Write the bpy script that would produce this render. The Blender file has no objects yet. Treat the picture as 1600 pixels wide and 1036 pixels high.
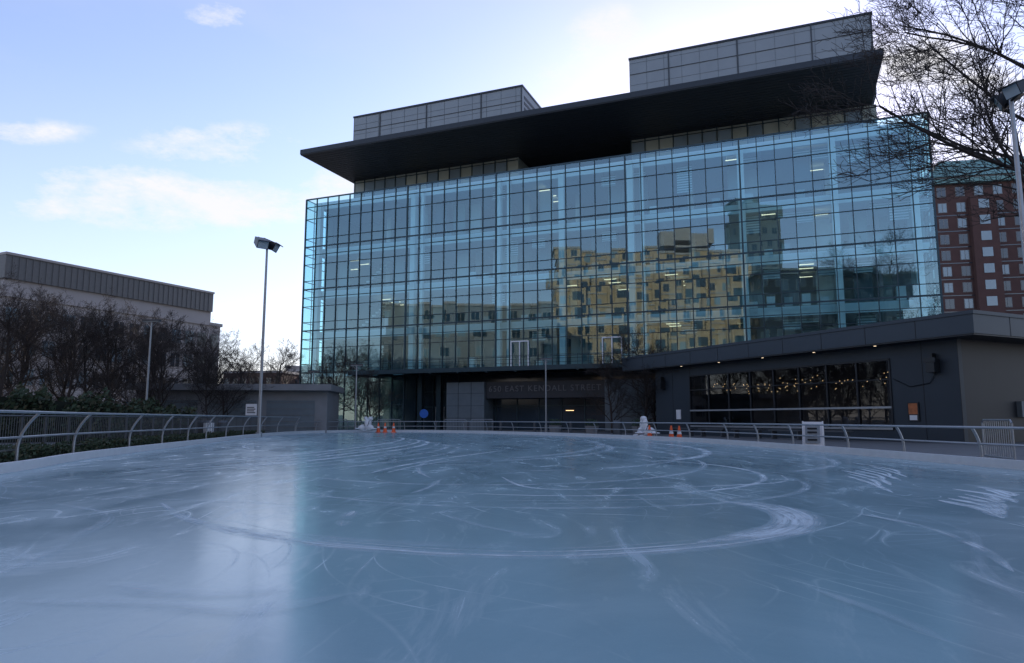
import bpy, math, random
from mathutils import Vector, Matrix
random.seed(7)
sc=bpy.context.scene
COL=sc.collection

# ---------------------------------------------------------------- helpers
def nodes_of(name):
    m=bpy.data.materials.new(name); m.use_nodes=True
    nt=m.node_tree
    return m,nt,nt.nodes,nt.links
def pm(name,col,rough=0.6,metal=0.0,var=0.15,scale=3.0,spec=0.5,emit=None,es=0.0,bump=0.0):
    m,nt,N,L=nodes_of(name); b=N['Principled BSDF']
    tc=N.new('ShaderNodeTexCoord'); no=N.new('ShaderNodeTexNoise'); no.inputs['Scale'].default_value=scale; no.inputs['Detail'].default_value=6
    L.new(tc.outputs['Object'],no.inputs['Vector'])
    mx=N.new('ShaderNodeMix'); mx.data_type='RGBA'
    c=Vector(col)
    lo=[max(0,x*(1-var)) for x in c]; hi=[min(1,x*(1+var)) for x in c]
    mx.inputs[6].default_value=(*lo,1); mx.inputs[7].default_value=(*hi,1)
    L.new(no.outputs['Fac'],mx.inputs[0]); L.new(mx.outputs[2],b.inputs['Base Color'])
    b.inputs['Roughness'].default_value=rough; b.inputs['Metallic'].default_value=metal
    b.inputs['Specular IOR Level'].default_value=spec
    if emit:
        b.inputs['Emission Color'].default_value=(*emit,1); b.inputs['Emission Strength'].default_value=es
    if bump:
        bp=N.new('ShaderNodeBump'); bp.inputs['Strength'].default_value=bump
        L.new(no.outputs['Fac'],bp.inputs['Height']); L.new(bp.outputs[0],b.inputs['Normal'])
    return m
def glassm(name,tint,ior,refl=(0.9,0.95,1.0),rough=0.0):
    m,nt,N,L=nodes_of(name); N.remove(N['Principled BSDF']); out=N['Material Output']
    t=N.new('ShaderNodeBsdfTransparent'); t.inputs[0].default_value=(*tint,1)
    g=N.new('ShaderNodeBsdfGlossy'); g.inputs['Color'].default_value=(*refl,1); g.inputs['Roughness'].default_value=rough
    # thin pane: same reflectance from both sides
    ge=N.new('ShaderNodeNewGeometry'); mr=N.new('ShaderNodeMapRange'); mr.inputs[3].default_value=ior; mr.inputs[4].default_value=1.0/ior
    L.new(ge.outputs['Backfacing'],mr.inputs[0])
    f=N.new('ShaderNodeFresnel'); L.new(mr.outputs[0],f.inputs[0])
    mx=N.new('ShaderNodeMixShader')
    L.new(f.outputs[0],mx.inputs[0]); L.new(t.outputs[0],mx.inputs[1]); L.new(g.outputs[0],mx.inputs[2]); L.new(mx.outputs[0],out.inputs[0])
    return m

class MB:
    def __init__(s): s.v=[]; s.f=[]; s.m=[]; s.uv=None
    def box(s,x0,x1,y0,y1,z0,z1,mi=0):
        b=len(s.v)
        s.v+=[(x0,y0,z0),(x1,y0,z0),(x1,y1,z0),(x0,y1,z0),(x0,y0,z1),(x1,y0,z1),(x1,y1,z1),(x0,y1,z1)]
        for q in ((0,3,2,1),(4,5,6,7),(0,1,5,4),(1,2,6,5),(2,3,7,6),(3,0,4,7)):
            s.f.append(tuple(b+i for i in q)); s.m.append(mi)
    def quad(s,pts,mi=0):
        b=len(s.v); s.v+=[tuple(p) for p in pts]; s.f.append(tuple(range(b,b+len(pts)))); s.m.append(mi)
    def tube(s,p0,p1,r0,r1=None,n=6,mi=0,cap=False):
        if r1 is None: r1=r0
        p0=Vector(p0);p1=Vector(p1); d=p1-p0
        if d.length<1e-6: return
        d.normalize(); a=Vector((0,0,1)) if abs(d.z)<0.9 else Vector((1,0,0))
        u=d.cross(a).normalized(); w=d.cross(u); b=len(s.v)
        for p,r in((p0,r0),(p1,r1)):
            for i in range(n):
                t=2*math.pi*i/n; s.v.append(tuple(p+u*(r*math.cos(t))+w*(r*math.sin(t))))
        for i in range(n):
            j=(i+1)%n; s.f.append((b+i,b+j,b+n+j,b+n+i)); s.m.append(mi)
        if cap:
            s.f.append(tuple(b+i for i in reversed(range(n)))); s.m.append(mi)
            s.f.append(tuple(b+n+i for i in range(n))); s.m.append(mi)
    def poly(s,pts,r,n=6,mi=0):
        for a,b in zip(pts[:-1],pts[1:]): s.tube(a,b,r,r,n,mi)
    def ell(s,c,rx,ry,rz,mi=0,nu=10,nv=6):
        b=len(s.v)
        for i in range(nv+1):
            th=math.pi*i/nv
            for j in range(nu):
                ph=2*math.pi*j/nu
                s.v.append((c[0]+rx*math.sin(th)*math.cos(ph),c[1]+ry*math.sin(th)*math.sin(ph),c[2]+rz*math.cos(th)))
        for i in range(nv):
            for j in range(nu):
                k=(j+1)%nu
                s.f.append((b+i*nu+j,b+(i+1)*nu+j,b+(i+1)*nu+k,b+i*nu+k)); s.m.append(mi)
    def mesh(s,name,mats,smooth=False):
        me=bpy.data.meshes.new(name); me.from_pydata(s.v,[],s.f)
        for m in mats: me.materials.append(m)
        me.polygons.foreach_set('material_index',s.m)
        if smooth: me.polygons.foreach_set('use_smooth',[True]*len(s.f))
        me.update(); return me
    def build(s,name,mats,parent=None,smooth=False,loc=None,rot=None):
        o=bpy.data.objects.new(name,s.mesh(name,mats,smooth)); COL.objects.link(o)
        if parent: o.parent=parent
        if loc: o.location=loc
        if rot is not None: o.rotation_euler=(0,0,rot)
        return o
def empty(name,loc,rot=0):
    o=bpy.data.objects.new(name,None); COL.objects.link(o); o.location=loc; o.rotation_euler=(0,0,rot); o.empty_display_size=0.5
    return o

# ---------------------------------------------------------------- materials
M_asph=pm('paving',(0.13,0.135,0.14),0.85,var=0.3,scale=1.2)
M_white=pm('white_board',(0.62,0.64,0.65),0.5,var=0.12,scale=4)
M_galv=pm('galvanized_steel',(0.36,0.38,0.40),0.4,0.6,var=0.15,scale=8)
M_rail=pm('dark_rail',(0.10,0.11,0.12),0.5,0.4)
M_mull=pm('mullion',(0.03,0.06,0.075),0.4,0.4,var=0.2)
M_slab=pm('interior_white',(0.66,0.74,0.76),0.7,var=0.06)
M_colw=pm('column_white',(0.80,0.83,0.84),0.6,var=0.05)
M_int=pm('interior_wall',(0.24,0.33,0.36),0.8,var=0.35,scale=0.25)
M_intd=pm('interior_dark',(0.045,0.085,0.105),0.5,var=0.4,scale=0.5)
M_floor=pm('interior_floor',(0.20,0.21,0.21),0.6)
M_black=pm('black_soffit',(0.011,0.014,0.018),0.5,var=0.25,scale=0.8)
M_fascia=pm('dark_fascia',(0.025,0.031,0.038),0.4,0.3)
M_pent=pm('penthouse_panel',(0.25,0.28,0.30),0.5,0.1,var=0.12,scale=0.6)
M_pentd=pm('penthouse_joint',(0.05,0.06,0.07),0.6)
M_pentl=pm('penthouse_seam',(0.13,0.15,0.165),0.6)
M_gran=pm('grey_stone',(0.13,0.16,0.175),0.6,var=0.2,scale=1.5)
M_dkst=pm('dark_stone',(0.022,0.028,0.036),0.45,var=0.3)
M_letter=pm('sign_letter',(0.16,0.16,0.165),0.5)
M_bark=pm('bark',(0.040,0.032,0.028),0.9,var=0.3,scale=6)
M_bark2=pm('bark_brown',(0.055,0.042,0.036),0.9,var=0.3,scale=6)
M_leafd=pm('hedge_leaf',(0.035,0.06,0.028),0.7,var=0.5,scale=2)
M_leafb=pm('hedge_leaf_brown',(0.075,0.075,0.04),0.8,var=0.5,scale=2)
M_brick=pm('red_brick',(0.085,0.042,0.037),0.85,var=0.3,scale=0.8)
M_tan=pm('tan_brick',(0.48,0.34,0.21),0.85,var=0.25,scale=0.35)
M_beige=pm('beige_panel',(0.38,0.345,0.33),0.8,var=0.12,scale=0.5)
M_louv=pm('grey_louver',(0.16,0.155,0.15),0.6,0.2,var=0.15)
M_conc=pm('concrete',(0.22,0.22,0.22),0.85,var=0.25,scale=1)
M_copper=pm('copper_green',(0.16,0.30,0.29),0.6,var=0.2)
M_wing=pm('window_dark',(0.03,0.045,0.06),0.08,var=0.3,scale=0.3,spec=0.9)
M_wing2=pm('window_pale',(0.20,0.27,0.31),0.1,var=0.3,scale=0.3,spec=0.9)
M_pav=pm('pavilion_panel',(0.028,0.041,0.055),0.5,0.2,var=0.15,scale=0.7)
M_pavr=pm('pavilion_fascia',(0.04,0.056,0.075),0.4,0.4,var=0.1,scale=0.7)
M_lampb=pm('lamp_black',(0.02,0.025,0.03),0.4,0.3)
M_lens=pm('lamp_lens',(0.45,0.52,0.55),0.1,spec=0.9)
M_orange=pm('cone_orange',(0.9,0.13,0.03),0.5)
M_blue=pm('sign_blue',(0.02,0.12,0.45),0.4)
M_paint=pm('white_paint',(0.75,0.76,0.77),0.4)
M_bin=pm('bin_grey',(0.12,0.13,0.14),0.5,0.2)
M_warm=pm('ceiling_light',(0.8,0.8,0.7),0.5,emit=(1.0,0.80,0.55),es=1.5)
M_bulb=pm('warm_bulb',(0.8,0.7,0.5),0.5,emit=(1.0,0.6,0.28),es=2.5)
M_dl=pm('downlight',(0.8,0.7,0.5),0.5,emit=(1.0,0.75,0.5),es=2)
M_poster=pm('poster_case',(0.25,0.08,0.03),0.5,emit=(1.0,0.35,0.1),es=0.03,var=0.8,scale=6)
M_clere=pm('clerestory_panel',(0.32,0.36,0.31),0.35,var=0.3,scale=0.4)
M_glass=glassm('curtain_glass',(0.62,0.90,0.93),2.6,(0.66,0.92,0.98))
M_pglass=glassm('pavilion_glass',(0.6,0.68,0.72),1.6,(0.8,0.85,0.9))
# blinds
M_blind,nt,N,L=nodes_of('window_blind')
tc=N.new('ShaderNodeTexCoord'); wv=N.new('ShaderNodeTexWave'); wv.bands_direction='Z'; wv.inputs['Scale'].default_value=1.3
rp=N.new('ShaderNodeValToRGB'); rp.color_ramp.elements[0].position=0.35; rp.color_ramp.elements[0].color=(0.16,0.22,0.25,1); rp.color_ramp.elements[1].position=0.55; rp.color_ramp.elements[1].color=(0.50,0.58,0.61,1)
L.new(tc.outputs['Object'],wv.inputs['Vector']); L.new(wv.outputs['Fac'],rp.inputs[0]); L.new(rp.outputs[0],N['Principled BSDF'].inputs['Base Color'])

# ---------------------------------------------------------------- ground
g=MB(); g.quad([(-1500,-1500,-0.06),(1500,-1500,-0.06),(1500,1500,-0.06),(-1500,1500,-0.06)])
g.build('ground',[M_asph])

# ---------------------------------------------------------------- rink
ctrl=[(-8,-1.5),(-9.3,5),(-10.4,14.5),(-12,20.5),(-14.1,33.2),(-15.7,43.9),(-16.0,54),(-13.3,60.0),(-8,59.5),(-3,55.8),(2.2,49),(6.1,40.9),(9,33.2),(10.5,23.2),(10.9,18.4),(11.1,14),(10.5,5),(8,-1.5),(0,-3.5)]
def catmull(P,closed=True,k=8):
    n=len(P); out=[]; rng=range(n) if closed else range(n-1)
    for i in rng:
        def g_(j): return Vector(P[j%n]) if closed else Vector(P[min(max(j,0),n-1)])
        p0,p1,p2,p3=g_(i-1),g_(i),g_(i+1),g_(i+2)
        for a in range(k):
            t=a/k
            out.append(0.5*((2*p1)+(-p0+p2)*t+(2*p0-5*p1+4*p2-p3)*t*t+(-p0+3*p1-3*p2+p3)*t*t*t))
    if not closed: out.append(Vector(P[-1]))
    return out
K=8
B=catmull(ctrl,True,K); NB=len(B)
def offs(i,d):
    t=(B[(i+1)%NB]-B[(i-1)%NB]).normalized(); return B[i%NB]+Vector((-t.y,t.x))*d
rink=empty('skating_rink',(0,0,0))
ice=MB(); ice.quad([(offs(i,0.03).x,offs(i,0.03).y,0) for i in reversed(range(NB))])
M_ice,nt,N,L=nodes_of('ice'); b=N['Principled BSDF']
def mathn(op,a,b_=None,clamp=False):
    q=N.new('ShaderNodeMath'); q.operation=op; q.use_clamp=clamp
    for k,x in enumerate((a,b_)):
        if x is None: continue
        if isinstance(x,(int,float)): q.inputs[k].default_value=x
        else: L.new(x,q.inputs[k])
    return q.outputs[0]
def mapr(x,a,b_,c,d):
    q=N.new('ShaderNodeMapRange'); q.inputs[1].default_value=a; q.inputs[2].default_value=b_; q.inputs[3].default_value=c; q.inputs[4].default_value=d; L.new(x,q.inputs[0]); return q.outputs[0]
tc=N.new('ShaderNodeTexCoord')
def noise(sx,sy,sc_,det,rough=.5,dist=0,off=0):
    mp=N.new('ShaderNodeMapping'); mp.inputs['Scale'].default_value=(sx,sy,1); mp.inputs['Location'].default_value=(off,off*.7,0); L.new(tc.outputs['Object'],mp.inputs[0])
    n=N.new('ShaderNodeTexNoise'); n.inputs['Scale'].default_value=sc_; n.inputs['Detail'].default_value=det; n.inputs['Roughness'].default_value=rough; n.inputs['Distortion'].default_value=dist
    L.new(mp.outputs[0],n.inputs[0]); return n.outputs['Fac']
n1=noise(1,.45,.45,8,.6,1.0)
n2=noise(1,1,9,8)
n4=noise(1,1,60,4,.7,0,9)
r1=N.new('ShaderNodeValToRGB'); r1.color_ramp.elements[0].position=0.3; r1.color_ramp.elements[0].color=(0.22,0.365,0.415,1); r1.color_ramp.elements[1].position=0.75; r1.color_ramp.elements[1].color=(0.35,0.50,0.55,1)
L.new(n1,r1.inputs[0])
# thin curved scratch lines = iso-lines of smooth noise fields, broken up
scr=None
for (sx,sy,s_,w,off,k) in ((1,.6,.28,.0030,3,.8),(.8,1,.5,.0035,11,.5),(1.3,.8,.18,.0018,31,.8)):
    n=noise(sx,sy,s_,1.0,.3,0.3,off)
    for lvl in (.42,.47,.52,.57):
        l=mapr(mathn('ABSOLUTE',mathn('SUBTRACT',n,lvl)),0,w,k,0)
        scr=l if scr is None else mathn('MAXIMUM',scr,l)
brk=mapr(noise(1,1,.7,5,.6,0,50),.46,.64,0,1)
scr=mathn('MULTIPLY',scr,brk,True)
sm=mapr(noise(1.6,.5,.8,9,.68,1.5,70),.54,.74,0,.5)
tot=mathn('MAXIMUM',mathn('MULTIPLY',scr,.42),sm)
tot=mathn('ADD',tot,mapr(n4,.55,.8,0,.14),True)
mx=N.new('ShaderNodeMix'); mx.data_type='RGBA'; L.new(tot,mx.inputs[0]); L.new(r1.outputs[0],mx.inputs[6]); mx.inputs[7].default_value=(.66,.77,.81,1)
L.new(mx.outputs[2],b.inputs['Base Color'])
L.new(mathn('ADD',mapr(n1,.3,.7,.14,.24),mathn('MULTIPLY',tot,.35)),b.inputs['Roughness']); b.inputs['IOR'].default_value=1.36
bp=N.new('ShaderNodeBump'); bp.inputs['Strength'].default_value=0.05; bp.inputs['Distance'].default_value=0.02
L.new(n2,bp.inputs['Height']); L.new(bp.outputs[0],b.inputs['Normal'])
ice.build('ice',[M_ice],rink)
kb=MB()
for i in range(NB):
    j=(i+1)%NB; a0,a1,b0,b1=offs(i,0),offs(j,0),offs(i,0.14),offs(j,0.14)
    zt=0.2
    kb.quad([(a0.x,a0.y,-0.05),(a0.x,a0.y,zt),(a1.x,a1.y,zt),(a1.x,a1.y,-0.05)])
    kb.quad([(a0.x,a0.y,zt),(b0.x,b0.y,zt),(b1.x,b1.y,zt),(a1.x,a1.y,zt)])
    kb.quad([(b0.x,b0.y,zt),(b0.x,b0.y,-0.05),(b1.x,b1.y,-0.05),(b1.x,b1.y,zt)])
kb.build('kerb_board',[M_white],rink)

# skate / resurfacer marks: ribbons with UV
def mark_mat(name,lo,hi,amax,b0,b1):
    m,nt,N,L=nodes_of(name); b=N['Principled BSDF']; out=N['Material Output']
    b.inputs['Base Color'].default_value=(0.72,0.83,0.87,1); b.inputs['Roughness'].default_value=0.6
    uv=N.new('ShaderNodeUVMap'); mp=N.new('ShaderNodeMapping'); mp.inputs['Scale'].default_value=(1.4,8,1)
    L.new(uv.outputs[0],mp.inputs[0])
    no=N.new('ShaderNodeTexNoise'); no.inputs['Scale'].default_value=1.0; no.inputs['Detail'].default_value=9; no.inputs['Roughness'].default_value=0.72
    L.new(mp.outputs[0],no.inputs[0])
    tc=N.new('ShaderNodeTexCoord'); n3=N.new('ShaderNodeTexNoise'); n3.inputs['Scale'].default_value=.9; n3.inputs['Detail'].default_value=8; n3.inputs['Roughness'].default_value=.68; L.new(tc.outputs['Object'],n3.inputs[0])
    mr=N.new('ShaderNodeMapRange'); mr.inputs[1].default_value=lo; mr.inputs[2].default_value=hi; L.new(no.outputs['Fac'],mr.inputs[0])
    mr3=N.new('ShaderNodeMapRange'); mr3.inputs[1].default_value=b0; mr3.inputs[2].default_value=b1; L.new(n3.outputs['Fac'],mr3.inputs[0])
    sp=N.new('ShaderNodeSeparateXYZ'); L.new(uv.outputs[0],sp.inputs[0])
    def ma(op,a,b_):
        q=N.new('ShaderNodeMath'); q.operation=op; q.use_clamp=(op=='MULTIPLY')
        for k,x in enumerate((a,b_)):
            if isinstance(x,(int,float)): q.inputs[k].default_value=x
            else: L.new(x,q.inputs[k])
        return q.outputs[0]
    v=sp.outputs[1]; e=ma('MULTIPLY',ma('MULTIPLY',v,ma('SUBTRACT',1.0,v)),3.9)
    al=ma('MULTIPLY',ma('MULTIPLY',ma('MULTIPLY',mr.outputs[0],e),mr3.outputs[0]),amax)
    t=N.new('ShaderNodeBsdfTransparent'); ms=N.new('ShaderNodeMixShader')
    L.new(al,ms.inputs[0]); L.new(t.outputs[0],ms.inputs[1]); L.new(b.outputs[0],ms.inputs[2]); L.new(ms.outputs[0],out.inputs[0])
    return m
MK=[mark_mat('frost_faint',0.38,0.68,0.5,.34,.58),mark_mat('frost_mid',0.34,0.62,0.8,.36,.58),mark_mat('frost_strong',0.30,0.54,.95,.32,.54)]
rv,rf,rm,ruv=[],[],[],[]
zc=[0.003]
def ribbon(pts,w,kind,smooth=True):
    P=catmull(pts,False,10) if smooth else [Vector(p) for p in pts]
    z=zc[0]; zc[0]+=0.0002; s=random.uniform(0,50); n=len(P)
    for i in range(n):
        t=(P[min(i+1,n-1)]-P[max(i-1,0)]).normalized(); nn=Vector((-t.y,t.x))
        if i: s+=(P[i]-P[i-1]).length
        f=min(1,i/(n*0.2),(n-1-i)/(n*0.2))
        ww=w*(0.15+0.85*f)/2
        for sg,vv in((-1,0),(1,1)):
            q=P[i]+nn*ww*sg; rv.append((q.x,q.y,z)); ruv.append((s,vv))
        if i:
            k=len(rv); rf.append((k-4,k-3,k-1,k-2)); rm.append(kind)
def arc(cx,cy,rx,ry,a0,a1,w,kind,rot=0):
    pts=[]
    for i in range(13):
        a=math.radians(a0+(a1-a0)*i/12); x=rx*math.cos(a); y=ry*math.sin(a); r=math.radians(rot)
        pts.append((cx+x*math.cos(r)-y*math.sin(r),cy+x*math.sin(r)+y*math.cos(r)))
    ribbon(pts,w,kind)
loop=[(-4.6,9.4),(-3.66,8.05),(-2.6,7.0),(-1.7,6.4),(-.53,5.95),(.52,5.87),(1.66,6.25),(2.5,6.8),(3.1,7.5),(3.4,8.3),(3.4,9.1),(2.95,9.9)]
ribbon(loop,0.34,1); ribbon(loop[2:],0.07,2); ribbon([(x*1.0,y+0.18) for x,y in loop[3:]],0.06,2); ribbon([(x*.97,y+0.32) for x,y in loop[1:]],0.04,1)
ribbon([(1.66,6.45),(2.4,6.95),(2.9,7.5),(3.2,8.3),(3.15,9.1),(2.8,9.7)],0.5,2)
ribbon([(-2.9,7.35),(-1.9,6.75),(-.9,6.4),(0.2,6.25)],0.35,0)
arc(0.6,13.5,4.6,4.6,-150,10,0.16,1); arc(0.9,15.5,4.2,5.2,-120,50,0.16,2)
arc(-0.5,20,5.5,8,-140,10,0.22,1); arc(-1.5,24,6.5,9,-100,60,0.3,1,10)
arc(-3,30,7,12,-90,60,0.4,1); arc(-4,34,8,16,-80,60,0.5,1)
for k in range(7): arc(-5.5-.6*k,22+1.2*k,3.2,9+k,-60,80,random.uniform(.12,.4),random.choice((1,2)),-10+k)
arc(2,28,5,10,-70,40,0.4,2); arc(3,22,6,8,-80,20,0.3,1)
ribbon([(-0.2,13.6),(0.3,11.5),(1.5,11.3),(4.5,12.3),(5.3,14)],0.14,2)
ribbon([(-2.9,14.5),(-2.6,17),(-1.6,21),(-.3,25)],0.20,2); ribbon([(-2.6,14.5),(-2.2,17),(-1.2,20)],0.10,2)
ribbon([(-5,11.2),(-2,9.9),(1,9.7),(5,10.4)],0.07,1)
ribbon([(-6,10.2),(-2,9.2),(2,9.5)],0.06,1)
ribbon([(-1.3,13),(-1.35,11.5),(-1.5,10.6)],0.12,1)
ribbon([(-1.9,8.6),(-1.85,8),(-1.75,7.4)],0.2,1)
ribbon([(-.8,8.3),(-.3,7.4),(.2,6.8)],0.12,0)
for k in range(8):   # right side scrape bundles
    x=5.5+0.24*k; y=8.1+.30*k; q=random.uniform(-.2,.2); ribbon([(x+q*.3,y+q),(x+0.28,y+.7),(x+0.42+q,y+1.5-q)],random.uniform(.10,.30),2)
for k in range(8):
    x=5.9+0.30*k; y=11.0+.45*k; ribbon([(x-.2,y+random.uniform(-.4,.4)),(x+0.3,y+1.4),(x+.6,y+3.2+random.uniform(-.6,.6))],random.uniform(.07,.18),2)
for k in range(5):
    ribbon([(7.5+0.4*k,19+2*k),(6.4+.2*k,23+2*k),(5.2,28+2*k)],0.3,1)
ribbon([(2.9,3.4),(3.1,4.4),(3.5,5.4),(4.4,6.9),(4.6,8.0)],0.12,0)
ribbon([(3.6,5.2),(4.0,6.2),(4.2,7.4),(4.0,8.4)],0.14,1)
ribbon([(2.15,3.6),(2.1,4.1),(1.95,4.7)],0.12,0)
ribbon([(-3.0,4.4),(-2.2,4.35),(-1.5,4.2),(-1.0,4.6)],0.24,0)
ribbon([(-2.7,4.85),(-2.1,4.6),(-1.4,4.7)],0.30,0)
ribbon([(-7.5,13),(-6,12.2),(-4,12)],0.4,0)
ribbon([(-9.8,14),(-9,12.2),(-7.5,11.5)],0.5,0); ribbon([(-9,11),(-5,8.6),(-4,6.5),(-3.6,5)],0.18,0)
for k in range(40):
    cx=random.uniform(-9,6); cy=random.uniform(15,50); R=random.uniform(2.5,9); a=random.uniform(0,360)
    arc(cx*0.7,cy,R*0.6,R,a,a+random.uniform(30,80),random.uniform(.06,.24),random.choice((0,1,2)))
for k in range(18):
    cx=random.uniform(-4,4); cy=random.uniform(6,14); R=random.uniform(1.0,4); a=random.uniform(0,360)
    arc(cx,cy,R,R*1.4,a,a+random.uniform(20,60),random.uniform(.010,.024),random.choice((0,1)))
me=bpy.data.meshes.new('skate_marks'); me.from_pydata(rv,[],rf)
for m in MK: me.materials.append(m)
me.polygons.foreach_set('material_index',rm)
ul=me.uv_layers.new(name='UVMap')
for lp in me.loops: ul.data[lp.index].uv=ruv[lp.vertex_index]
o=bpy.data.objects.new('skate_marks',me); COL.objects.link(o); o.parent=rink

# ---------------------------------------------------------------- rink railings
def railing(name,i0,i1,base,top,inward,spacing,rails,zb):
    R=MB(); pr=None; acc=spacing
    lines={z:[] for z in rails}
    def off_at(z):
        f=(z-zb)/(top-zb); return base-inward*max(0,(f-0.35)/0.65)**2
    for i in range(i0,i1+1):
        if pr is not None: acc+=(offs(i,base)-offs(pr,base)).length
        pr=i
        for z in rails:
            q=offs(i,off_at(z)); lines[z].append((q.x,q.y,z))
        if acc>=spacing:
            acc=0; pts=[]
            for k in range(9):
                z=zb+(top-zb)*k/8; q=offs(i,off_at(z)); pts.append((q.x,q.y,z))
            R.poly(pts,0.035,6)
    for z in rails: R.poly(lines[z],0.03 if z<top else 0.036,6)
    return R.build(name,[M_galv],None,True)
railing('rink_railing',1,6*K,0.62,1.26,0.4,3.0,[1.26,0.68],-0.05)
railing('rink_railing',6*K,17*K,0.55,0.90,0.2,2.6,[0.90,0.5],-0.05)
# picket railing
R=MB(); L0=[]
for i in range(K,6*K+1): q=offs(i,2.6); L0.append(Vector((q.x,q.y,0)))
for a,b in zip(L0[:-1],L0[1:]):
    R.tube(a+Vector((0,0,1.2)),b+Vector((0,0,1.2)),0.03); R.tube(a+Vector((0,0,.25)),b+Vector((0,0,.25)),0.02)
    n=max(1,int((b-a).length/0.14))
    for k in range(n):
        p=a.lerp(b,k/n); R.tube(p+Vector((0,0,.25)),p+Vector((0,0,1.2)),0.011,n=4)
    R.tube(a+Vector((0,0,-.05)),a+Vector((0,0,1.25)),0.035)
R.build('picket_fence',[M_rail])

# ---------------------------------------------------------------- hedges
def hedge(name,path,w,h0,h1,n,size):
    H=MB()
    P=[Vector(p) for p in path]; Ls=[(P[i+1]-P[i]).length for i in range(len(P)-1)]; T=sum(Ls)
    def at(t):
        d=t*T
        for i,l in enumerate(Ls):
            if d<=l or i==len(Ls)-1: 
                dr=(P[i+1]-P[i]).normalized(); return P[i].lerp(P[i+1],min(1,d/l)),Vector((-dr.y,dr.x))
            d-=l
    m=24
    for k in range(m):
        a,na=at(k/m); b_,nb=at((k+1)/m); ha=(h0+(h1-h0)*k/m)*0.8; hb=(h0+(h1-h0)*(k+1)/m)*0.8
        a0,a1,b0,b1=a-na*w*.38,a+na*w*.38,b_-nb*w*.38,b_+nb*w*.38
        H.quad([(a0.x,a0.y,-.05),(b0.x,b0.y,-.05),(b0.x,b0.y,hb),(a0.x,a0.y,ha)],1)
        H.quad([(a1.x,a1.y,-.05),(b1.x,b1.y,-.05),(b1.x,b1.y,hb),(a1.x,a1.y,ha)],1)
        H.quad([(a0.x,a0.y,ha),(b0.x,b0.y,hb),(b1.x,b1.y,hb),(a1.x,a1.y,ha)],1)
    for k in range(n):
        t=random.random(); c,nn=at(t); h=(h0+(h1-h0)*t)*(0.85+0.25*math.sin(t*37)*math.sin(t*91+1)+random.uniform(-.05,.1))
        s=random.uniform(-.5,.5); zz=random.random()**0.6*h
        if random.random()<.5: s=math.copysign(random.uniform(.36,.55),s)
        p=c+nn*s*w; ax=Vector((random.uniform(-1,1),random.uniform(-1,1),random.uniform(-.4,1))).normalized()
        u=ax.orthogonal().normalized(); v=ax.cross(u); sz=size*random.uniform(.5,1.3); q=Vector((p.x,p.y,zz))
        H.quad([q-u*sz,q-v*sz*.6,q+u*sz,q+v*sz*.6],random.choice((0,0,0,2)))
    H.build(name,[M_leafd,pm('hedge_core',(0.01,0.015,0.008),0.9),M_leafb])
hedge('hedge',[offs(i,1.6) for i in range(K,6*K,4)],1.0,0.42,0.35,26000,0.05)
hedge('hedge',[(-40,30),(-30,33),(-24,37),(-19.5,42)],3.0,4.4,1.8,22000,0.13)

# ---------------------------------------------------------------- main office building
ANG=math.atan2(-.373,.9277)
A=(-23.6,78,0); LEN=62.2
ob=empty('glass_office_building',A,ANG)
F=[6.2,10.9,15.6,20.5,26.1]
rows=[]
for a,b_ in zip(F[:-1],F[1:]): rows+=[a,a+0.95,a+(b_-a)*0.58,b_-0.95] 
rows=sorted(set(rows+[26.1]))
rowsL=[0.0,2.6,5.0]+rows
nb=42; bw=LEN/nb
splitb=9   # left bays that reach the ground
GL=MB()
def pane(x0,x1,z0,z1,y=0,axis='x'):
    t=0.004
    a=random.gauss(0,t)*(x1-x0)/2; c=random.gauss(0,t*.7)*(z1-z0)/2
    if axis=='x': GL.quad([(x0,y-a-c,z0),(x1,y+a-c,z0),(x1,y+a+c,z1),(x0,y-a+c,z1)])
    else: GL.quad([(y-a-c,x0,z0),(y+a-c,x1,z0),(y+a+c,x1,z1),(y-a+c,x0,z1)])
MU=MB()
for i in range(nb):
    rr_=rowsL if i<splitb else rows
    for z0,z1 in zip(rr_[:-1],rr_[1:]): pane(i*bw,(i+1)*bw,z0,z1)
for i in range(nb+1):
    z0=0 if i<=splitb else 6.0
    w=0.035 if i not in (0,9,16,25,32,42) else 0.07
    MU.box(i*bw-w,i*bw+w,-0.10,0.06,z0,26.12)
for z in rowsL:
    x1=LEN if z>=6.2 else splitb*bw
    w=0.07 if z in F else 0.03
    MU.box(0,x1,-0.07,0.05,z-w,z+w)
for k in range(9):
    for z0,z1 in zip(rows[:-1],rows[1:]):
        pane(k*1.5,(k+1)*1.5,z0,z1,LEN,'y'); pane(k*1.5,(k+1)*1.5,z0,z1,0,'y')
    for xx in (0,LEN): MU.box(xx-.05,xx+.05,(k+1)*1.5-.03,(k+1)*1.5+.03,6,26.1)
for z in rows:
    for xx in (0,LEN): MU.box(xx-.05,xx+.05,0.06,13.5,z-.04,z+.04)
GL.build('curtain_wall_glass',[M_glass],ob); MU.build('mullions',[M_mull],ob)
IN=MB()  # 0 slab white,1 wall,2 dark,3 floor,4 column,5 blind,6 light
for k,z in enumerate(F):
    IN.box(0.3,LEN-0.3,1.3,20,z-0.42,z-0.06,0); 
    if k<4: IN.box(0.3,LEN-0.3,1.31,20,z-0.058,z-0.02,3)
IN.box(0.2,LEN-.2,0.9,21,0-0.03,0.02,3)
IN.box(0,LEN,20.5,21,0,31,1)
IN.box(12.6,LEN-3,12,12.3,6.2,25.6,1); IN.box(0.0,12.5,9,9.3,0,25.6,1); IN.box(0.1,.3,3.5,9,0,25.6,1); IN.box(LEN-3,LEN-.1,9,9.3,6.2,25.6,1)
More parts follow.
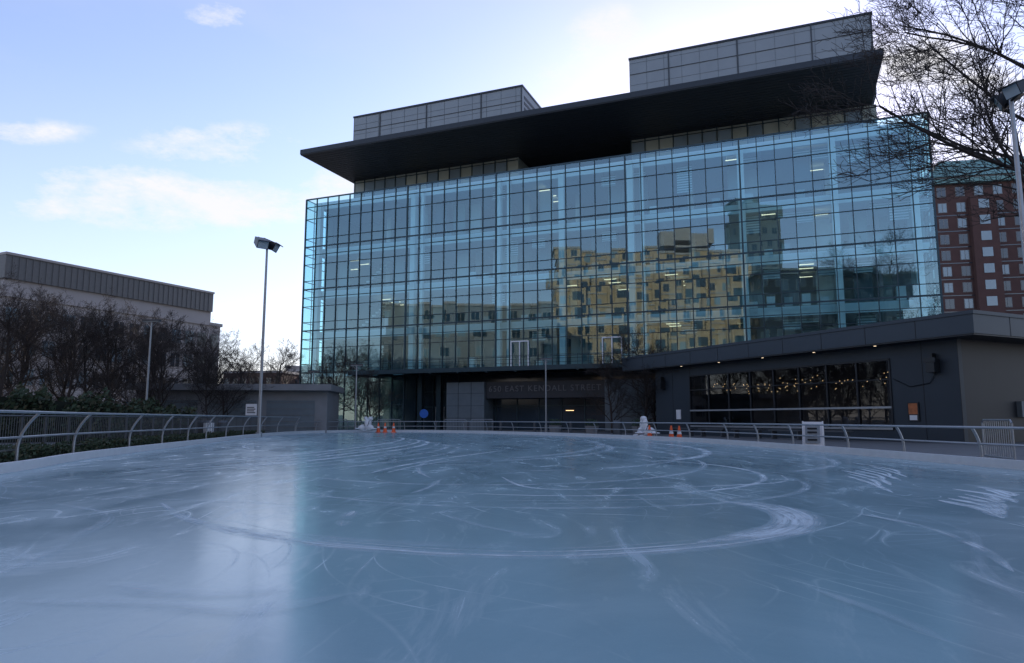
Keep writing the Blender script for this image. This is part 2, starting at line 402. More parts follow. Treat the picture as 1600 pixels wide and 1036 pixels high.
for s in (1.2,13.6,23.6,30.4,37.3,47.4,55.0,61.0):
    IN.box(s-.28,s+.28,0.7,1.25,0.02 if s<13 else 6.15,25.7,4)
for s in (6,18,24,30,37,42,47,55):
    IN.box(s-.3,s+.3,8,8.6,6.2,25.7,4)
for s in (14.7,24.7,38.4):
    IN.box(s-.15,s+.15,0.8,1.2,6.15,25.7,4)
for z in F[1:]:
    for s in range(21): IN.box(1+s*3-.12,1+s*3+.12,1.9,11.5,z-0.85,z-0.42,0)
    IN.box(0.4,LEN-.4,1.32,1.62,z-0.9,z-0.42,0)
for f in range(4):
    z0,z1=F[f],F[f+1]
    for i in range(nb):
        x0,x1=i*bw,(i+1)*bw; r=random.random()
        if x0<12.5:
            if r<.3: IN.box(x0+.05,x1,4.5,4.6,z0,z1-.9,random.choice((1,2)))
            continue
        if r<.26: IN.box(x0+.02,x1-.02,3.5,3.58,z0,z1-.9,2)
        elif r<.46: IN.box(x0+.02,x1-.02,5.0,5.08,z0,z1-.9,1)
        elif r<.54: IN.box(x0+.02,x1-.02,6.0,6.08,z0,z1-.9,0)
        if random.random()<(.5 if x0>46 else .15): IN.box(x0+.03,x1-.03,2.4,2.45,z1-random.choice((1.4,2.0,2.6,3.6)),z1-.9,5)
        if random.random()<.5: IN.box(x0+.2,x0+.9,2.6+random.random()*.5,3.4,z0,z0+random.uniform(.7,1.4),random.choice((2,1,0)))
    for i in range(nb):
        if random.random()<((.45 if f>1 else .15) if i*bw>45 else .07):
            for yy in (2.6,4.4,6.5,8.5):
                if random.random()<.6: IN.box(i*bw+.1,i*bw+1.3,yy,yy+.14,z1-.9,z1-.86,6)
for f in range(3):
    z0,z1=F[f],F[f+1]
    for k in range(14): IN.box(3.2+k*.45,3.7+k*.45,5,6.4,z0+(z1-z0)*k/14,z0+(z1-z0)*k/14+.2,0)
IN.build('interior',[M_slab,M_int,M_intd,M_floor,M_colw,M_blind,M_warm],ob)
# ground floor
GF=MB() #0 dark stone 1 grey stone 2 dark glass 3 steel 4 white
xs=splitb*bw
GF.box(0,LEN,0.9,20,5.75,5.78,0)
GF.box(0.2,xs,2.5,2.6,0,5.75,2)
GF.box(xs,LEN,-0.15,20,5.79,6.13,0)
GF.box(xs,LEN,3.0,3.3,0,5.75,2)
x=xs+0.4
while x<19.0: GF.box(x-.05,x+.05,2.85,3.0,0,5.75,3); x+=1.5
for z in (2.4,4.0): GF.box(xs,19,2.88,3.0,z-.05,z+.05,3)
GF.box(18.9,23.0,-1.2,3.0,0,4.7,1)           # grey pier left of entrance
for z in (1.2,2.4,3.6): GF.box(18.88,23.02,-1.225,-1.20,z-.015,z+.015,0)
for xx in (20.2,21.6): GF.box(xx-.015,xx+.015,-1.225,-1.2,0,4.7,0)
GF.box(35.0,41.0,-1.2,3.0,0,4.7,1)
for xx in (36.5,38.0,39.5): GF.box(xx-.015,xx+.015,-1.225,-1.2,0,4.7,0)
GF.box(23.0,35.0,-0.9,1.0,3.1,4.7,0)         # sign band
for xx in (23.3,25.6,27.9,30.2,32.5,34.7): GF.box(xx-.05,xx+.05,.9,1.05,0,3.1,3)
GF.box(23.0,35.0,1.0,1.1,0,3.1,2); GF.box(23.0,35.0,.9,1.05,2.35,2.45,3)
GF.box(30.6,31.4,.98,1.0,1.9,1.95,6)
GF.box(41,LEN,1.5,2.0,0,5.75,0)
for s in (15.0,17.2,43.0,50,57): GF.box(s-.25,s+.25,0.3,.8,0,5.78,3)
# canopy + balcony
GF.box(8.5,41.5,-3.0,-0.12,5.75,5.95,0)
for s in range(9,42,3): GF.box(s-.08,s+.08,-3.05,-0.12,5.5,5.75,3)
GF.box(8.5,41.5,-3.12,-3.0,5.6,6.0,3)
for s in range(9,42,1): GF.tube((s,-2.9,5.95),(s,-2.9,7.0),.02,n=4,mi=3)
for z in (6.3,6.65,7.0): GF.tube((8.5,-2.9,z),(41.5,-2.9,z),.02,n=4,mi=3)
for s in (25.4,34.6):   # balcony doors
    for xx in (s,s+.9,s+1.8): GF.box(xx-.05,xx+.05,-.2,-.1,6.15,8.6,7)
    GF.box(s-.05,s+1.85,-.2,-.1,8.6,8.72,7)
for s in (15.6,16.6,17.6): GF.box(s-.04,s+.04,2.75,2.86,0,2.4,5)
GF.build('ground_floor',[M_dkst,M_gran,M_wing,M_mull,M_galv,M_galv,M_bulb,M_paint],ob)
tcv=bpy.data.curves.new('address_letters','FONT'); tcv.body='650 EAST KENDALL STREET'; tcv.size=0.78; tcv.extrude=0.03; tcv.space_character=1.2; tcv.align_x='CENTER'
to=bpy.data.objects.new('address_letters',tcv); COL.objects.link(to); to.parent=ob; to.location=(29.0,-0.95,3.75); to.rotation_euler=(math.radians(90),0,0); tcv.materials.append(M_letter)
bpy.context.view_layer.update()
wdt=to.dimensions.x
if wdt>0: to.scale=(11.2/wdt,1,1)
# upper part
UP=MB() #0 clere 1 dark mull 2 black soffit 3 fascia 4 pent 5 joint 6 seam 7 window
for (a,b_) in ((0.2,22.6),(35.8,59.6)):
    UP.box(a,b_,9,19,26.0,31.2,0)
    x=a; k=0
    while x<b_-.2:
        UP.box(x-.05,x+.05,8.9,9.0,26,31.2,1)
        if random.random()<.45: UP.box(x+.1,min(b_,x+1.4),8.95,8.99,27.5,30.8,7)
        x+=1.5
    for z in (27.4,29.4,30.9): UP.box(a,b_,8.92,8.945,z-.05,z+.05,1)
UP.box(22.6,35.8,14,15,26,31.2,2)
UP.box(0.5,LEN-.5,13.6,20,25.8,26.0,2)
UP.box(-0.4,59.2,-0.9,24,31.2,31.3,2)
UP.box(-0.45,59.25,-0.95,24.05,31.3,31.85,3)
for k in range(1,20): UP.box(-0.3,59.1,-0.9+k*.55,-0.9+k*.55+.03,31.18,31.2,3)
def pent(a,b_,z1,joints):
    UP.box(a,b_,8,21,31.85,z1,4)
    UP.box(a-.08,b_+.08,7.9,21.1,z1,z1+.22,3)
    for j in joints: UP.box(j-.06,j+.06,7.9,8.0,31.85,z1,5)
    z=33.2
    while z<z1-0.3:
        UP.box(a+.02,b_-.02,7.975,8.0,z-.012,z+.012,6); z+=1.25
    UP.box(a,b_,7.94,8.0,z1-1.75,z1-1.69,5)
    xx=a
    while xx<b_: UP.box(xx-.012,xx+.012,7.965,8.0,31.85,z1,6); xx+=1.85
    for k in range(9): UP.box(b_,b_+.03,8.6,13,32.4+k*.7,32.75+k*.7,5)
pent(0.5,23.5,39.2,(4.4,11.0,18.3,23.4)); pent(36.0,59.6,39.9,(40.2,47.2,54.2,59.5))
UP.build('roof',[M_clere,M_mull,M_black,M_fascia,M_pent,M_pentd,M_pentl,M_wing2],ob)

# ---------------------------------------------------------------- generic blocks
def block(name,p0,p1,depth,h,mats,floors,cols,z_first,fh,ww,wh,extra=None,side=True):
    d=Vector(p1)-Vector(p0); Ln=d.length; e=empty(name,(p0[0],p0[1],0),math.atan2(d.y,d.x))
    w=MB(); w.box(0,Ln,0,depth,-.05,h,0); w.box(-.25,Ln+.25,-.25,depth+.25,h,h+.5,3)
    for f in range(floors):
        z=z_first+f*fh
        for c in range(cols):
            cx=(c+.5)*Ln/cols
            w.box(cx-ww/2-.1,cx+ww/2+.1,-.06,0,z-.1,z+wh+.1,3)
            w.box(cx-ww/2,cx+ww/2,-.09,-.06,z,z+wh,random.choice((1,1,2)))
            w.box(cx-.04,cx+.04,-.12,-.09,z,z+wh,3)
        if side:
            for c in range(max(2,int(depth/4))):
                cy=(c+.5)*depth/max(2,int(depth/4))
                for xx,s in ((0,-1),(Ln,1)):
                    a,b_=sorted((xx,xx+s*.08)); w.box(a,b_,cy-ww/2,cy+ww/2,z,z+wh,1)
    if extra: extra(w,Ln)
    w.build('walls',mats,e); return e
def brx(w,Ln):
    w.box(-.6,Ln+.6,-.9,0,42.2,43.0,4); 
    b=len(w.v); w.v+=[(-.3,-.6,43.5),(Ln,-.6,43.5),(Ln,16,43.5),(-.3,16,43.5),(2.5,3,47.5),(Ln-2,3,47.5),(Ln-2,12,47.5),(2.5,12,47.5)]
    for q in ((4,5,6,7),(0,1,5,4),(1,2,6,5),(2,3,7,6),(3,0,4,7)): w.f.append(tuple(b+i for i in q)); w.m.append(4)
    for x in (7.5,16.5):
        w.box(x-2.0,x+2.0,-1.3,-.13,8,39.5,0)
        for f in range(11):
            w.box(x-.8,x+.8,-1.38,-1.3,8.8+f*2.85,10.4+f*2.85,2)
    for f in range(13): w.box(-.05,Ln+.05,-.05,0,2.3+f*2.85,2.45+f*2.85,1)
block('brick_apartment_building',(74.4,120),(112,112),16,43,[M_brick,M_wing,M_wing2,M_conc,M_copper],14,13,3,2.85,1.25,1.55,brx)
def lbx(w,Ln):
    w.box(-.3,Ln-2.0,-.4,17,16.6+1.6,21.1,4)
    for k in range(38): w.box(-.3+k*(Ln-1.8)/38,-.3+k*(Ln-1.8)/38+.1,-.5,-.4,18.2,21.0,4)
    w.box(-.35,Ln-1.95,-.6,17.1,21.1,21.4,0); w.box(0,Ln-2,-.02,17,16.5,18.2,0)
block('research_building',(-62,84),(-47.6,113.2),16,16.0,[M_beige,M_wing,M_wing2,M_beige,M_louv],4,14,1.6,3.7,1.5,2.0,lbx)
# buildings across the square (seen mirrored in the glass)
def tanx(w,Ln):
    for f in range(11): w.box(-.05,Ln+.05,-.2,0,2.2+f*3.5,2.5+f*3.5,3)
    for k in range(5):
        x=3+k*Ln/5; w.box(x-1.6,x+1.6,-1.2,-.21,6,38,0)
        for f in range(9): w.box(x-1.1,x+1.1,-1.28,-1.2,7+f*3.5,9+f*3.5,1)
    w.box(6,18,3,12,42.5,46,3)
block('tan_brick_building',(-24.3,-34.9),(-56,-4.4),18,40,[M_tan,M_wing,M_wing2,M_beige],11,14,3,3.5,1.3,1.7,tanx)
block('dark_office_building',(6,-50),(-18,-27),16,33,[M_dkst,M_wing,M_wing,M_gran],8,9,3,3.8,1.8,2.2)
block('grey_office_building',(-43,10.7),(-68,35),16,24,[M_conc,M_wing,M_wing2,M_beige],6,10,3,3.6,1.6,1.8)
block('residential_tower',(-26,-62),(-33,-54),10,58,[M_gran,M_wing,M_wing,M_gran],15,4,3,3.6,1.2,1.6)
block('brick_row_building',(16,-42),(6,-58),20,20,[M_brick,M_wing,M_wing2,M_beige],5,5,3,3.6,1.2,1.6)
block('distant_brick_building',(-66,160),(-52,158),10,11.5,[M_brick,M_wing,M_wing2,M_beige],3,7,2,3.4,1.0,1.5)
block('distant_brick_building',(-57,176),(-40,178),10,14,[M_beige,M_wing,M_wing2,M_beige],4,8,2,3.2,1.0,1.5)
# garage shed
e=empty('concrete_service_building',(-30,56,0),math.radians(5)); w=MB()
w.box(0,15,0,6,-.05,3.4,0); w.box(-.4,15.4,-.8,6.3,3.4,3.9,0)
for k in range(3): w.box(1+k*4.6,4.8+k*4.6,-.05,0,0,2.6,1); 
for k in range(3):
    for j in range(5): w.box(1+k*4.6,4.8+k*4.6,-.07,-.05,.4+j*.5,.44+j*.5,2)
w.build('walls',[M_conc,M_gran,M_louv],e)

# ---------------------------------------------------------------- pavilion
pv=empty('rink_pavilion',(21.3,32,0),math.atan2(.9025,-.43))
P=MB() #0 panel 1 fascia 2 dark 3 frame light 4 soffit 5 bulbs
P.box(0,28.4,-13,0,5.05,5.95,1); P.box(-.06,28.46,-13.05,.06,5.95,6.12,1)
for k in range(1,10): P.box(k*2.84-.012,k*2.84+.012,0,.012,5.05,5.95,2)
for k in range(1,5): P.box(-.012,0,-k*2.84-.012,-k*2.84+.012,5.05,5.95,2)
P.box(.05,28.35,-12.9,-.05,4.98,5.05,4)
P.box(1.45,5.1,-1.3,-1.0,-.05,4.98,0); P.box(21.2,25.3,-1.3,-1.0,-.05,4.98,0)
P.box(5.1,21.2,-1.3,-1.0,-.05,.55,0); P.box(5.1,21.2,-1.3,-1.0,4.3,4.98,0)
P.box(1.45,1.75,-12,-1.3,-.05,4.98,2); P.box(25.0,25.3,-12,-1.3,-.05,4.98,0); P.box(1.75,25,-12,-11.7,-.05,4.98,2)
P.box(1.75,25,-11.7,-1.3,-.04,.05,4)
P.box(5,21.3,-7.2,-7,.05,4.98,9)      # inner room wall
for x in (1.45,3.3,21.2,23.2): P.box(x-.012,x+.012,-1.0,-.985,0,4.98,2)
n=8
for k in range(n+1): 
    x=5.1+16.1*k/n; P.box(x-.05,x+.05,-1.1,-.95,.55,4.3,2)
for z,mi,t in ((.6,3,.06),(1.72,3,.055),(4.25,2,.05),(3.2,2,.03)): P.box(5.1,21.2,-1.08,-.93,z-t,z+t,mi)
for k in range(90):
    x=random.uniform(5.5,20.8); y=random.uniform(-6,-1.8); z=3.9-.5*abs(math.sin(x*1.1))-random.random()*.5; P.ell((x,y,z),.02,.02,.02,5,5,4)
for k in range(6): P.box(6.5+k*2.4,7.9+k*2.4,-4.5,-3.5,.05,.8,3)     # tables
for x in (5.5,9.5,13.5,17.5,21.5): P.tube((x,-.5,4.975),(x,-.5,4.965),.07,n=10,mi=6,cap=True)
for x,z in ((2.6,3.4),(24.3,3.4)):
    P.box(x-.22,x+.22,-1.0,-.55,z,z+.65,7); P.box(x-.05,x+.05,-1,-.7,z+.65,z+.95,7); P.box(x-.3,x+.3,-.62,-.52,z+.5,z+.72,7)
P.poly([(2.6,-.95,3.4),(2.9,-.95,2.9),(4.0,-.95,2.75),(4.9,-.95,3.2)],.02,4,7)
P.box(3.6,4.2,-1.0,-.93,1.0,1.95,7); P.box(3.66,4.14,-.93,-.92,1.35,1.9,8); P.box(3.7,4.1,-.93,-.915,1.05,1.3,10)
P.box(22.3,22.8,-1.0,-.95,1.1,1.8,10)
P.build('structure',[M_pav,M_pavr,M_black,M_galv,M_dkst,M_bulb,M_dl,M_lampb,M_poster,pm('inner_wall',(0.16,0.13,0.13),0.8,var=.5,scale=.6),M_paint],pv)
G=MB()
for k in range(n):
    a=5.1+16.1*k/n; b_=5.1+16.1*(k+1)/n; t=random.gauss(0,.004); G.quad([(b_,-1.04+t,.6),(a,-1.04-t,.6),(a,-1.04-t,4.25),(b_,-1.04+t,4.25)])
G.build('window_glass',[M_pglass],pv)
P=MB(); P.box(1.2,1.45,-6.5,-5.4,1.2,2.0,0); P.build('notice_board',[M_gran],pv)
P=MB()
for k in range(5): 
    x=6+k*3.1; P.box(x,x+2.4,.9,1.35,.42,.5,0); P.box(x+.2,x+.3,.95,1.3,-.05,.42,0); P.box(x+2.1,x+2.2,.95,1.3,-.05,.42,0)
P.build('benches',[M_rail],pv)

# ---------------------------------------------------------------- floodlight poles
def flood(loc,rot,hs=1.0):
    m=MB(); m.tube((0,0,-.05),(0,0,12.2),.11,.07,10,0); m.tube((0,0,-.05),(0,0,.3),.2,.2,10,0,True)
    m.tube((-.55,0,12.1),(.55,0,12.1),.05,n=8,mi=1,cap=True)
    for sx,tw in((-.42,.5),(.45,-.35)):
        c=Vector((sx,0,12.35)); R_=Matrix.Rotation(tw,3,'Z')@Matrix.Rotation(math.radians(-28),3,'X')
        def bx(x0,x1,y0,y1,z0,z1,mi,taper=1.0):
            b=len(m.v)
            for (x,y,z) in [(x0,y0,z0),(x1,y0,z0),(x1,y1,z0),(x0,y1,z0),(x0,y0,z1),(x1,y0,z1),(x1,y1,z1),(x0,y1,z1)]:
                k=taper if y==y0 else 1.0
                m.v.append(tuple(c+R_@Vector((x*k,y,z*k))*hs))
            for q in ((0,3,2,1),(4,5,6,7),(0,1,5,4),(1,2,6,5),(2,3,7,6),(3,0,4,7)): m.f.append(tuple(b+i for i in q)); m.m.append(mi)
        bx(-.3,.3,-.55,.25,-.24,.24,1,.75); bx(-.27,.27,.25,.27,-.21,.21,2); bx(-.33,.33,.2,.42,.22,.26,1); bx(-.1,.1,-.9,-.55,-.1,.1,1)
        m.tube((sx,0,12.1),(sx,0,12.3),.05,n=6,mi=1)
    return m.build('floodlight_pole',[M_galv,M_lampb,M_lens],None,False,loc,rot)
flood((-15.9,44.4,0),math.radians(-120),1.2); flood((17.4,23.2,0),math.radians(75),0.95)
def slamp(loc,h,rot=0):
    m=MB(); m.tube((0,0,-.05),(0,0,h),.08,.05,8,0); m.tube((0,0,-.05),(0,0,.6),.12,.12,8,0)
    m.box(-.55,.55,-.16,.16,h,h+.12,1); m.box(-.5,.5,-.12,.12,h-.04,h,2); m.tube((0,0,h-.4),(.4,0,h),.02,n=5); m.tube((0,0,h-.4),(-.4,0,h),.02,n=5)
    m.build('street_lamp',[M_galv,M_rail,M_lens],None,False,loc,rot)
slamp((2.9,60,0),6.2); slamp((-14.0,63,0),5.9); slamp((-23.4,45,0),7.4); slamp((-19,67,0),5.6)

# ---------------------------------------------------------------- trees
def tree_mesh(name,H,seed,tr,lev=4,ang=(25,60),trunkfrac=.25,mat=M_bark,nch=2,minr=.006,trop=.06,lens=(.62,.5,.5,.5),wobk=1.0):
    rnd=random.Random(seed); m=MB()
    def br(p,d,Ln,r,l):
        n=6 if l==0 else (6 if l==1 else (5 if l==2 else 3))
        st=Ln/n
        for i in range(n):
            wob=(.10 if l==0 else .22)*wobk
            d=(d+Vector((rnd.gauss(0,wob),rnd.gauss(0,wob),rnd.gauss(0,wob*.6)+trop))).normalized()
            q=p+d*st; r2=max(minr,r*(1-.75/n)); m.tube(p,q,r,r2,(8 if l==0 else 5 if l==1 else 3))
            p=q; r=r2
            fr=(i+1)/n
            if l<lev and fr>(trunkfrac if l==0 else .2):
                k=nch if l<3 else rnd.choice((1,2))
                if l==0: k=3
                for _ in range(k):
                    a=math.radians(rnd.uniform(*ang)); az=rnd.uniform(0,2*math.pi)
                    u=d.orthogonal().normalized(); u=Matrix.Rotation(az,3,d)@u
                    nd=(d*math.cos(a)+u*math.sin(a)).normalized()
                    if l>0 and nd.z<-.35: nd.z*=-.3; nd.normalize()
                    br(p,nd,Ln*lens[l]*(1.15-.45*fr)*rnd.uniform(.7,1.15),max(minr,r*.55),l+1)
    br(Vector((0,0,-.1)),Vector((0,0,1)),H*.72,tr,0)
    return m.mesh(name,[mat],True)
TM=[tree_mesh('bare_tree_mesh_a',10,11,.16,4,(25,60),.15,M_bark2),tree_mesh('bare_tree_mesh_b',10,23,.15,4,(30,65),.12,M_bark),tree_mesh('bare_tree_mesh_c',10,37,.15,4,(25,55),.2,M_bark2)]
def put(me,loc,s,rot,name='bare_tree'):
    o=bpy.data.objects.new(name,me); COL.objects.link(o); o.location=loc; o.scale=(s,s,s); o.rotation_euler=(0,0,rot); return o
rn=random.Random(5)
for (x,y,s) in [(-36,47,1.0),(-33,45,.95),(-30,47,.95),(-38,54,1.1),(-34,53,1.0),(-31,52,.9),(-28,49,.85),(-29,56,.95),(-26.5,53,.85),(-25,58,.85),(-27,62,.9),(-24.5,64,.8),(-31,60,1.0),(-36,62,1.1),(-41,58,1.15),(-23,56,.7),(-41,50,1.05),(-22.2,52,.6)]:
    put(rn.choice(TM),(x,y,0),s*rn.uniform(.92,1.05),rn.uniform(0,6.3))
for (x,y,s) in [(-24.8,74,.95),(-17,67,.72),(-20,70,.6),(-13.5,68,.6),(10.6,57,.86),(12.5,61,.7),(8.5,60,.65),(-50,150,1.2),(-58,148,1.3)]:
    put(rn.choice(TM),(x,y,0),s,rn.uniform(0,6.3))
for (x,y,s) in [(-34,2,1.3),(-38,8,1.2),(-28,-6,1.4),(-22,-12,1.3),(-16,-16,1.5),(-8,-20,1.4),(0,-24,1.6),(8,-22,1.5),(-46,14,1.3)]:
    put(rn.choice(TM),(x,y,0),s,rn.uniform(0,6.3))
BT=tree_mesh('large_bare_tree_mesh',20,91,.30,4,(25,62),.36,M_bark,3,.009,.03,(.64,.54,.48,.5),.75)
put(BT,(23.0,27,0),1.06,2.4,'large_bare_tree')

# ---------------------------------------------------------------- small things
def cone(loc):
    m=MB(); m.box(-.22,.22,-.22,.22,0,.04,0); m.tube((0,0,.04),(0,0,.8),.17,.04,10,0,True); m.tube((0,0,.36),(0,0,.5),.12,.095,10,1)
    m.build('traffic_cone',[M_orange,M_paint],None,False,loc)
for l in ((-10.6,59.0,0.001),(-11.2,59.2,0.001),(-9.9,59.1,0.001),(7.9,40.6,-.05),(8.7,38.6,-.05),(8.9,37.6,-.05)): cone(l)
def seal(loc,rot):
    m=MB(); m.ell((0,0,.35),.55,.25,.3,0); m.ell((.38,0,.75),.2,.18,.42,0); m.ell((.5,0,1.12),.22,.16,.17,0); m.ell((-.6,0,.3),.22,.3,.06,0); m.ell((.2,.32,.15),.12,.25,.06,0); m.ell((.2,-.32,.15),.12,.25,.06,0)
    m.ell((.7,0,1.1),.04,.04,.03,1); m.ell((.6,.1,1.2),.025,.02,.025,1); m.ell((.6,-.1,1.2),.025,.02,.025,1)
    for y in(-.2,.2): m.poly([(0,y,.5),(-.3,y,.95),(-.35,y*.8,1.0)],.02,5,1)
    m.build('seal_skating_aid',[M_paint,M_lampb],None,True,loc,rot)
seal((-12.3,58.9,0.03),.4); seal((-11.8,58.4,0.03),2.4); seal((7.7,42,0),1.2); seal((8.0,41.2,0),2)
def bin_(loc,mt):
    m=MB(); m.tube((0,0,-.05),(0,0,.9),.27,.3,14,0,True); m.tube((0,0,.9),(0,0,1.02),.32,.26,14,1,True)
    for k in range(14):
        a=k*2*math.pi/14; m.tube((.3*math.cos(a),.3*math.sin(a),0),(.33*math.cos(a),.33*math.sin(a),.9),.012,n=4,mi=1)
    m.build('trash_bin',[mt,M_rail],None,False,loc)
bin_((-17.4,40.5,0),M_paint); bin_((-17.2,42,0),M_bin); bin_((-18.0,41.2,0),M_bin); bin_((7.3,49,0),M_bin)
def psign(loc,rot,w,h,z,mt,name,lines=0):
    m=MB(); m.tube((0,0,-.05),(0,0,z+h),.03,n=6,mi=1); m.box(-w/2,w/2,-.05,-.03,z,z+h,0)
    for k in range(lines): m.box(-w*.38,w*.38*(1-.3*(k%2)),-.056,-.05,z+h*(.2+k*.6/max(1,lines)),z+h*(.2+k*.6/max(1,lines))+h*.08,1)
    m.build(name,[mt,M_rail],None,False,loc,rot)
psign((-17.2,46.5,0),-.2,.8,.75,1.35,M_paint,'rink_notice_sign',4)
m=MB(); m.tube((0,0,-.05),(0,0,1.8),.03,n=6,mi=1); m.tube((0,-.03,1.6),(0,-.06,1.6),.4,n=16,mi=0,cap=True); m.build('round_blue_sign',[M_blue,M_rail],None,False,(-8,64,0))
m=MB(); 
for s in (-1,1):
    m.quad([(-.35,s*.28,0),(.35,s*.28,0),(.35,s*.03,1.0),(-.35,s*.03,1.0)],0)
    m.quad([(-.26,s*.285,.2),(.26,s*.285,.2),(.26,s*.115,.88),(-.26,s*.115,.88)],1) if s<0 else None
for x in (-.35,.35): 
    for s in (-1,1): m.tube((x,s*.28,-.05),(x,s*.03,1.02),.025,n=5,mi=0)
for k in range(4): m.box(-.18,.16,-.30+.035*k,-.285+.035*k,.3+.14*k,.36+.14*k,2)
m.build('sandwich_board',[M_paint,M_pent,M_lampb],None,False,(11.5,27.0,.0),-.5)
def barrier(loc,rot,mt=M_galv):
    m=MB(); m.poly([(-1,0,.1),(-1,0,1.0),(-.9,0,1.08),(.9,0,1.08),(1,0,1.0),(1,0,.1),(-1,0,.1)],.025,6)
    for k in range(1,14): m.tube((-1+k/7,0,.1),(-1+k/7,0,1.06),.01,n=4)
    for x in(-.7,.7): m.tube((x,-.3,-.04),(x,.3,-.04),.025); m.tube((x,0,-.05),(x,0,.1),.025)
    m.build('crowd_barrier',[mt],None,True,loc,rot)
barrier((12.9,18.8,0),1.3); barrier((-15.5,62.0,0),.2); barrier((-11,63,0),.1); barrier((-5,62,0),-.2); barrier((-2.6,61,0),-.3)
for (x,y) in [(-4,64),(-1,63),(2,62),(5,60),(-7,65)]:
    m=MB(); m.tube((0,0,-.05),(0,0,.85),.12,.12,10,0,True); m.ell((0,0,.85),.12,.12,.08,0); m.build('bollard',[M_rail],None,False,(x,y,0))
for (x,y) in [(6,53),(9,50),(3.5,57)]:
    m=MB(); m.tube((0,0,-.05),(0,0,.6),.4,.55,12,0,True)
    for k in range(160):
        a=random.uniform(0,6.3); r=random.random()**.5*.5; p=Vector((r*math.cos(a),r*math.sin(a),.6+random.random()*.5)); u=Vector((random.gauss(0,1),random.gauss(0,1),random.gauss(0,1))).normalized()*.07; v=u.orthogonal().normalized()*.05
        m.quad([p-u,p-v,p+u,p+v],1)
    m.build('planter',[M_conc,M_leafd],None,False,(x,y,0))

# ---------------------------------------------------------------- world
SUN_EL,SUN_AZ=17.0,19.0
W=bpy.data.worlds.new('World'); sc.world=W; W.use_nodes=True; nt=W.node_tree; N=nt.nodes; L=nt.links
bg=N['Background']; bg.inputs[1].default_value=0.15
sky=N.new('ShaderNodeTexSky'); sky.sky_type='NISHITA'; sky.sun_disc=False; sky.sun_elevation=math.radians(SUN_EL); sky.sun_rotation=math.radians(SUN_AZ); sky.air_density=1.0; sky.dust_density=0.3; sky.ozone_density=2.0
tc=N.new('ShaderNodeTexCoord'); sp=N.new('ShaderNodeSeparateXYZ'); L.new(tc.outputs['Generated'],sp.inputs[0])
def ma(op,a,b_=None,c=None,clamp=False):
    q=N.new('ShaderNodeMath'); q.operation=op; q.use_clamp=clamp
    for k,x in enumerate((a,b_,c)):
        if x is None: continue
        if isinstance(x,(int,float)): q.inputs[k].default_value=x
        else: L.new(x,q.inputs[k])
    return q.outputs[0]
X,Y,Z=sp.outputs
ra=ma('DIVIDE',X,Y); rb=ma('DIVIDE',Z,Y)
mask=None
for (a,b_,ra_,rb_,s) in [(-.47,.315,.18,.026,1.0),(-.60,.345,.09,.022,.9),(-.44,.405,.09,.024,.7),(-.449,.61,.035,.018,.7),(-.72,.425,.06,.014,.6),(.155,.55,.05,.05,1.0),(.07,.505,.025,.025,.5),(-.27,.345,.05,.03,.8),(.62,.53,.10,.05,1.0),(.4,.68,.04,.015,.4),(-.3,.63,.02,.012,.6),(.70,.42,.1,.08,.8)]:
    dx=ma('DIVIDE',ma('SUBTRACT',ra,a),ra_); dy=ma('DIVIDE',ma('SUBTRACT',rb,b_),rb_)
    d=ma('ADD',ma('MULTIPLY',dx,dx),ma('MULTIPLY',dy,dy))
    v=ma('MULTIPLY',ma('SUBTRACT',1.0,ma('MULTIPLY',d,.3),None,True),s)
    mask=v if mask is None else ma('MAXIMUM',mask,v)
mpg=N.new('ShaderNodeMapping'); mpg.inputs['Scale'].default_value=(1,1,2.2); L.new(tc.outputs['Generated'],mpg.inputs[0])
no=N.new('ShaderNodeTexNoise'); no.inputs['Scale'].default_value=9; no.inputs['Detail'].default_value=10; no.inputs['Roughness'].default_value=.68; L.new(mpg.outputs[0],no.inputs[0])
no2=N.new('ShaderNodeTexNoise'); no2.inputs['Scale'].default_value=2.2; no2.inputs['Detail'].default_value=7; L.new(mpg.outputs[0],no2.inputs[0])
cl=ma('SUBTRACT',ma('ADD',ma('MULTIPLY',mask,.9),ma('MULTIPLY',no.outputs['Fac'],3.4)),2.0)
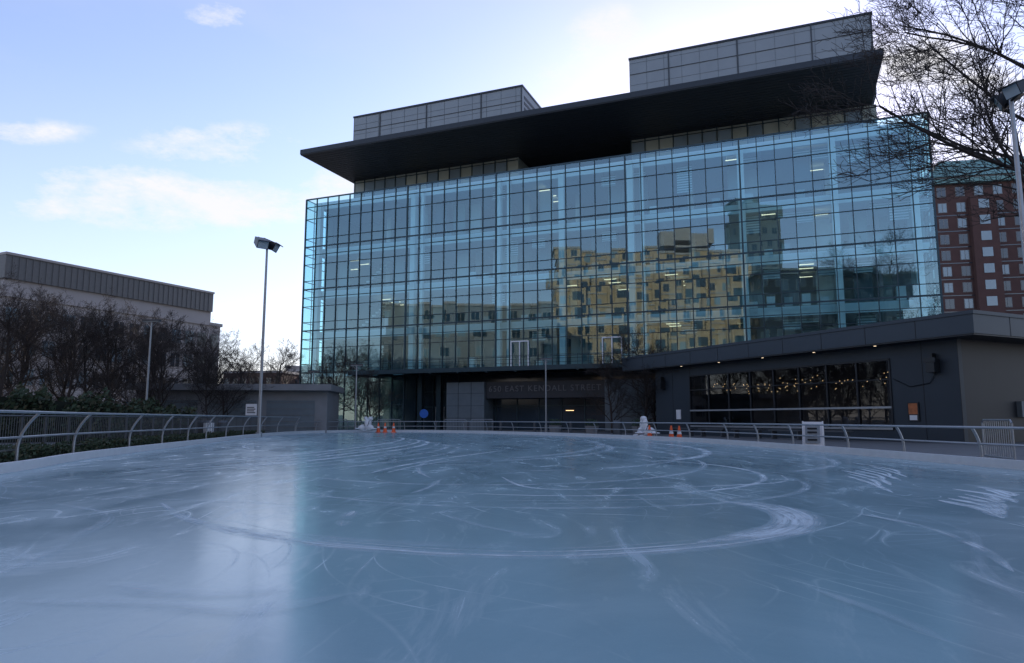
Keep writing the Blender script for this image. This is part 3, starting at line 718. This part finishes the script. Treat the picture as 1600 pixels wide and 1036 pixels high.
cl=ma('MULTIPLY',ma('MULTIPLY',cl,1.2,None,True),ma('MULTIPLY',mask,2.2,None,True),None,True)
veil=ma('ADD',ma('MULTIPLY',ma('SUBTRACT',no2.outputs['Fac'],.46,None,True),1.3,None,True),.10)
haze=ma('MULTIPLY',ma('SUBTRACT',1.0,ma('MULTIPLY',Z,2.0),None,True),.55)   # thin haze towards the horizon
base=ma('MAXIMUM',veil,haze)
gain=N.new('ShaderNodeMix'); gain.data_type='RGBA'; gain.blend_type='MULTIPLY'; gain.inputs[0].default_value=1.0; gain.inputs[7].default_value=(1.95,1.68,1.85,1)
L.new(sky.outputs[0],gain.inputs[6])
mixh=N.new('ShaderNodeMix'); mixh.data_type='RGBA'; mixh.inputs[7].default_value=(4.9,5.2,6.1,1)
L.new(base,mixh.inputs[0]); L.new(gain.outputs[2],mixh.inputs[6])
mix=N.new('ShaderNodeMix'); mix.data_type='RGBA'; mix.inputs[7].default_value=(6.6,6.5,6.6,1)
L.new(ma('MULTIPLY',cl,.92),mix.inputs[0]); L.new(mixh.outputs[2],mix.inputs[6]); L.new(mix.outputs[2],bg.inputs[0])

sl=bpy.data.lights.new('sun','SUN'); sl.energy=4.5; sl.angle=math.radians(.5); sl.color=(1,.90,.76)
so=bpy.data.objects.new('sun',sl); COL.objects.link(so)
dv=Vector((math.sin(math.radians(SUN_AZ))*math.cos(math.radians(SUN_EL)),math.cos(math.radians(SUN_AZ))*math.cos(math.radians(SUN_EL)),math.sin(math.radians(SUN_EL))))
so.rotation_euler=dv.to_track_quat('Z','Y').to_euler(); so.location=(0,0,60)

# ---------------------------------------------------------------- camera
cd=bpy.data.cameras.new('camera'); cd.sensor_width=36; cd.lens=24.6; cd.clip_end=4000; cd.clip_start=.05
co=bpy.data.objects.new('camera',cd); COL.objects.link(co); co.location=(0,0,1.1); co.rotation_euler=(math.radians(90+7.14),0,0)
sc.camera=co
sc.view_settings.view_transform='Standard'; sc.view_settings.look='None'; sc.view_settings.exposure=0
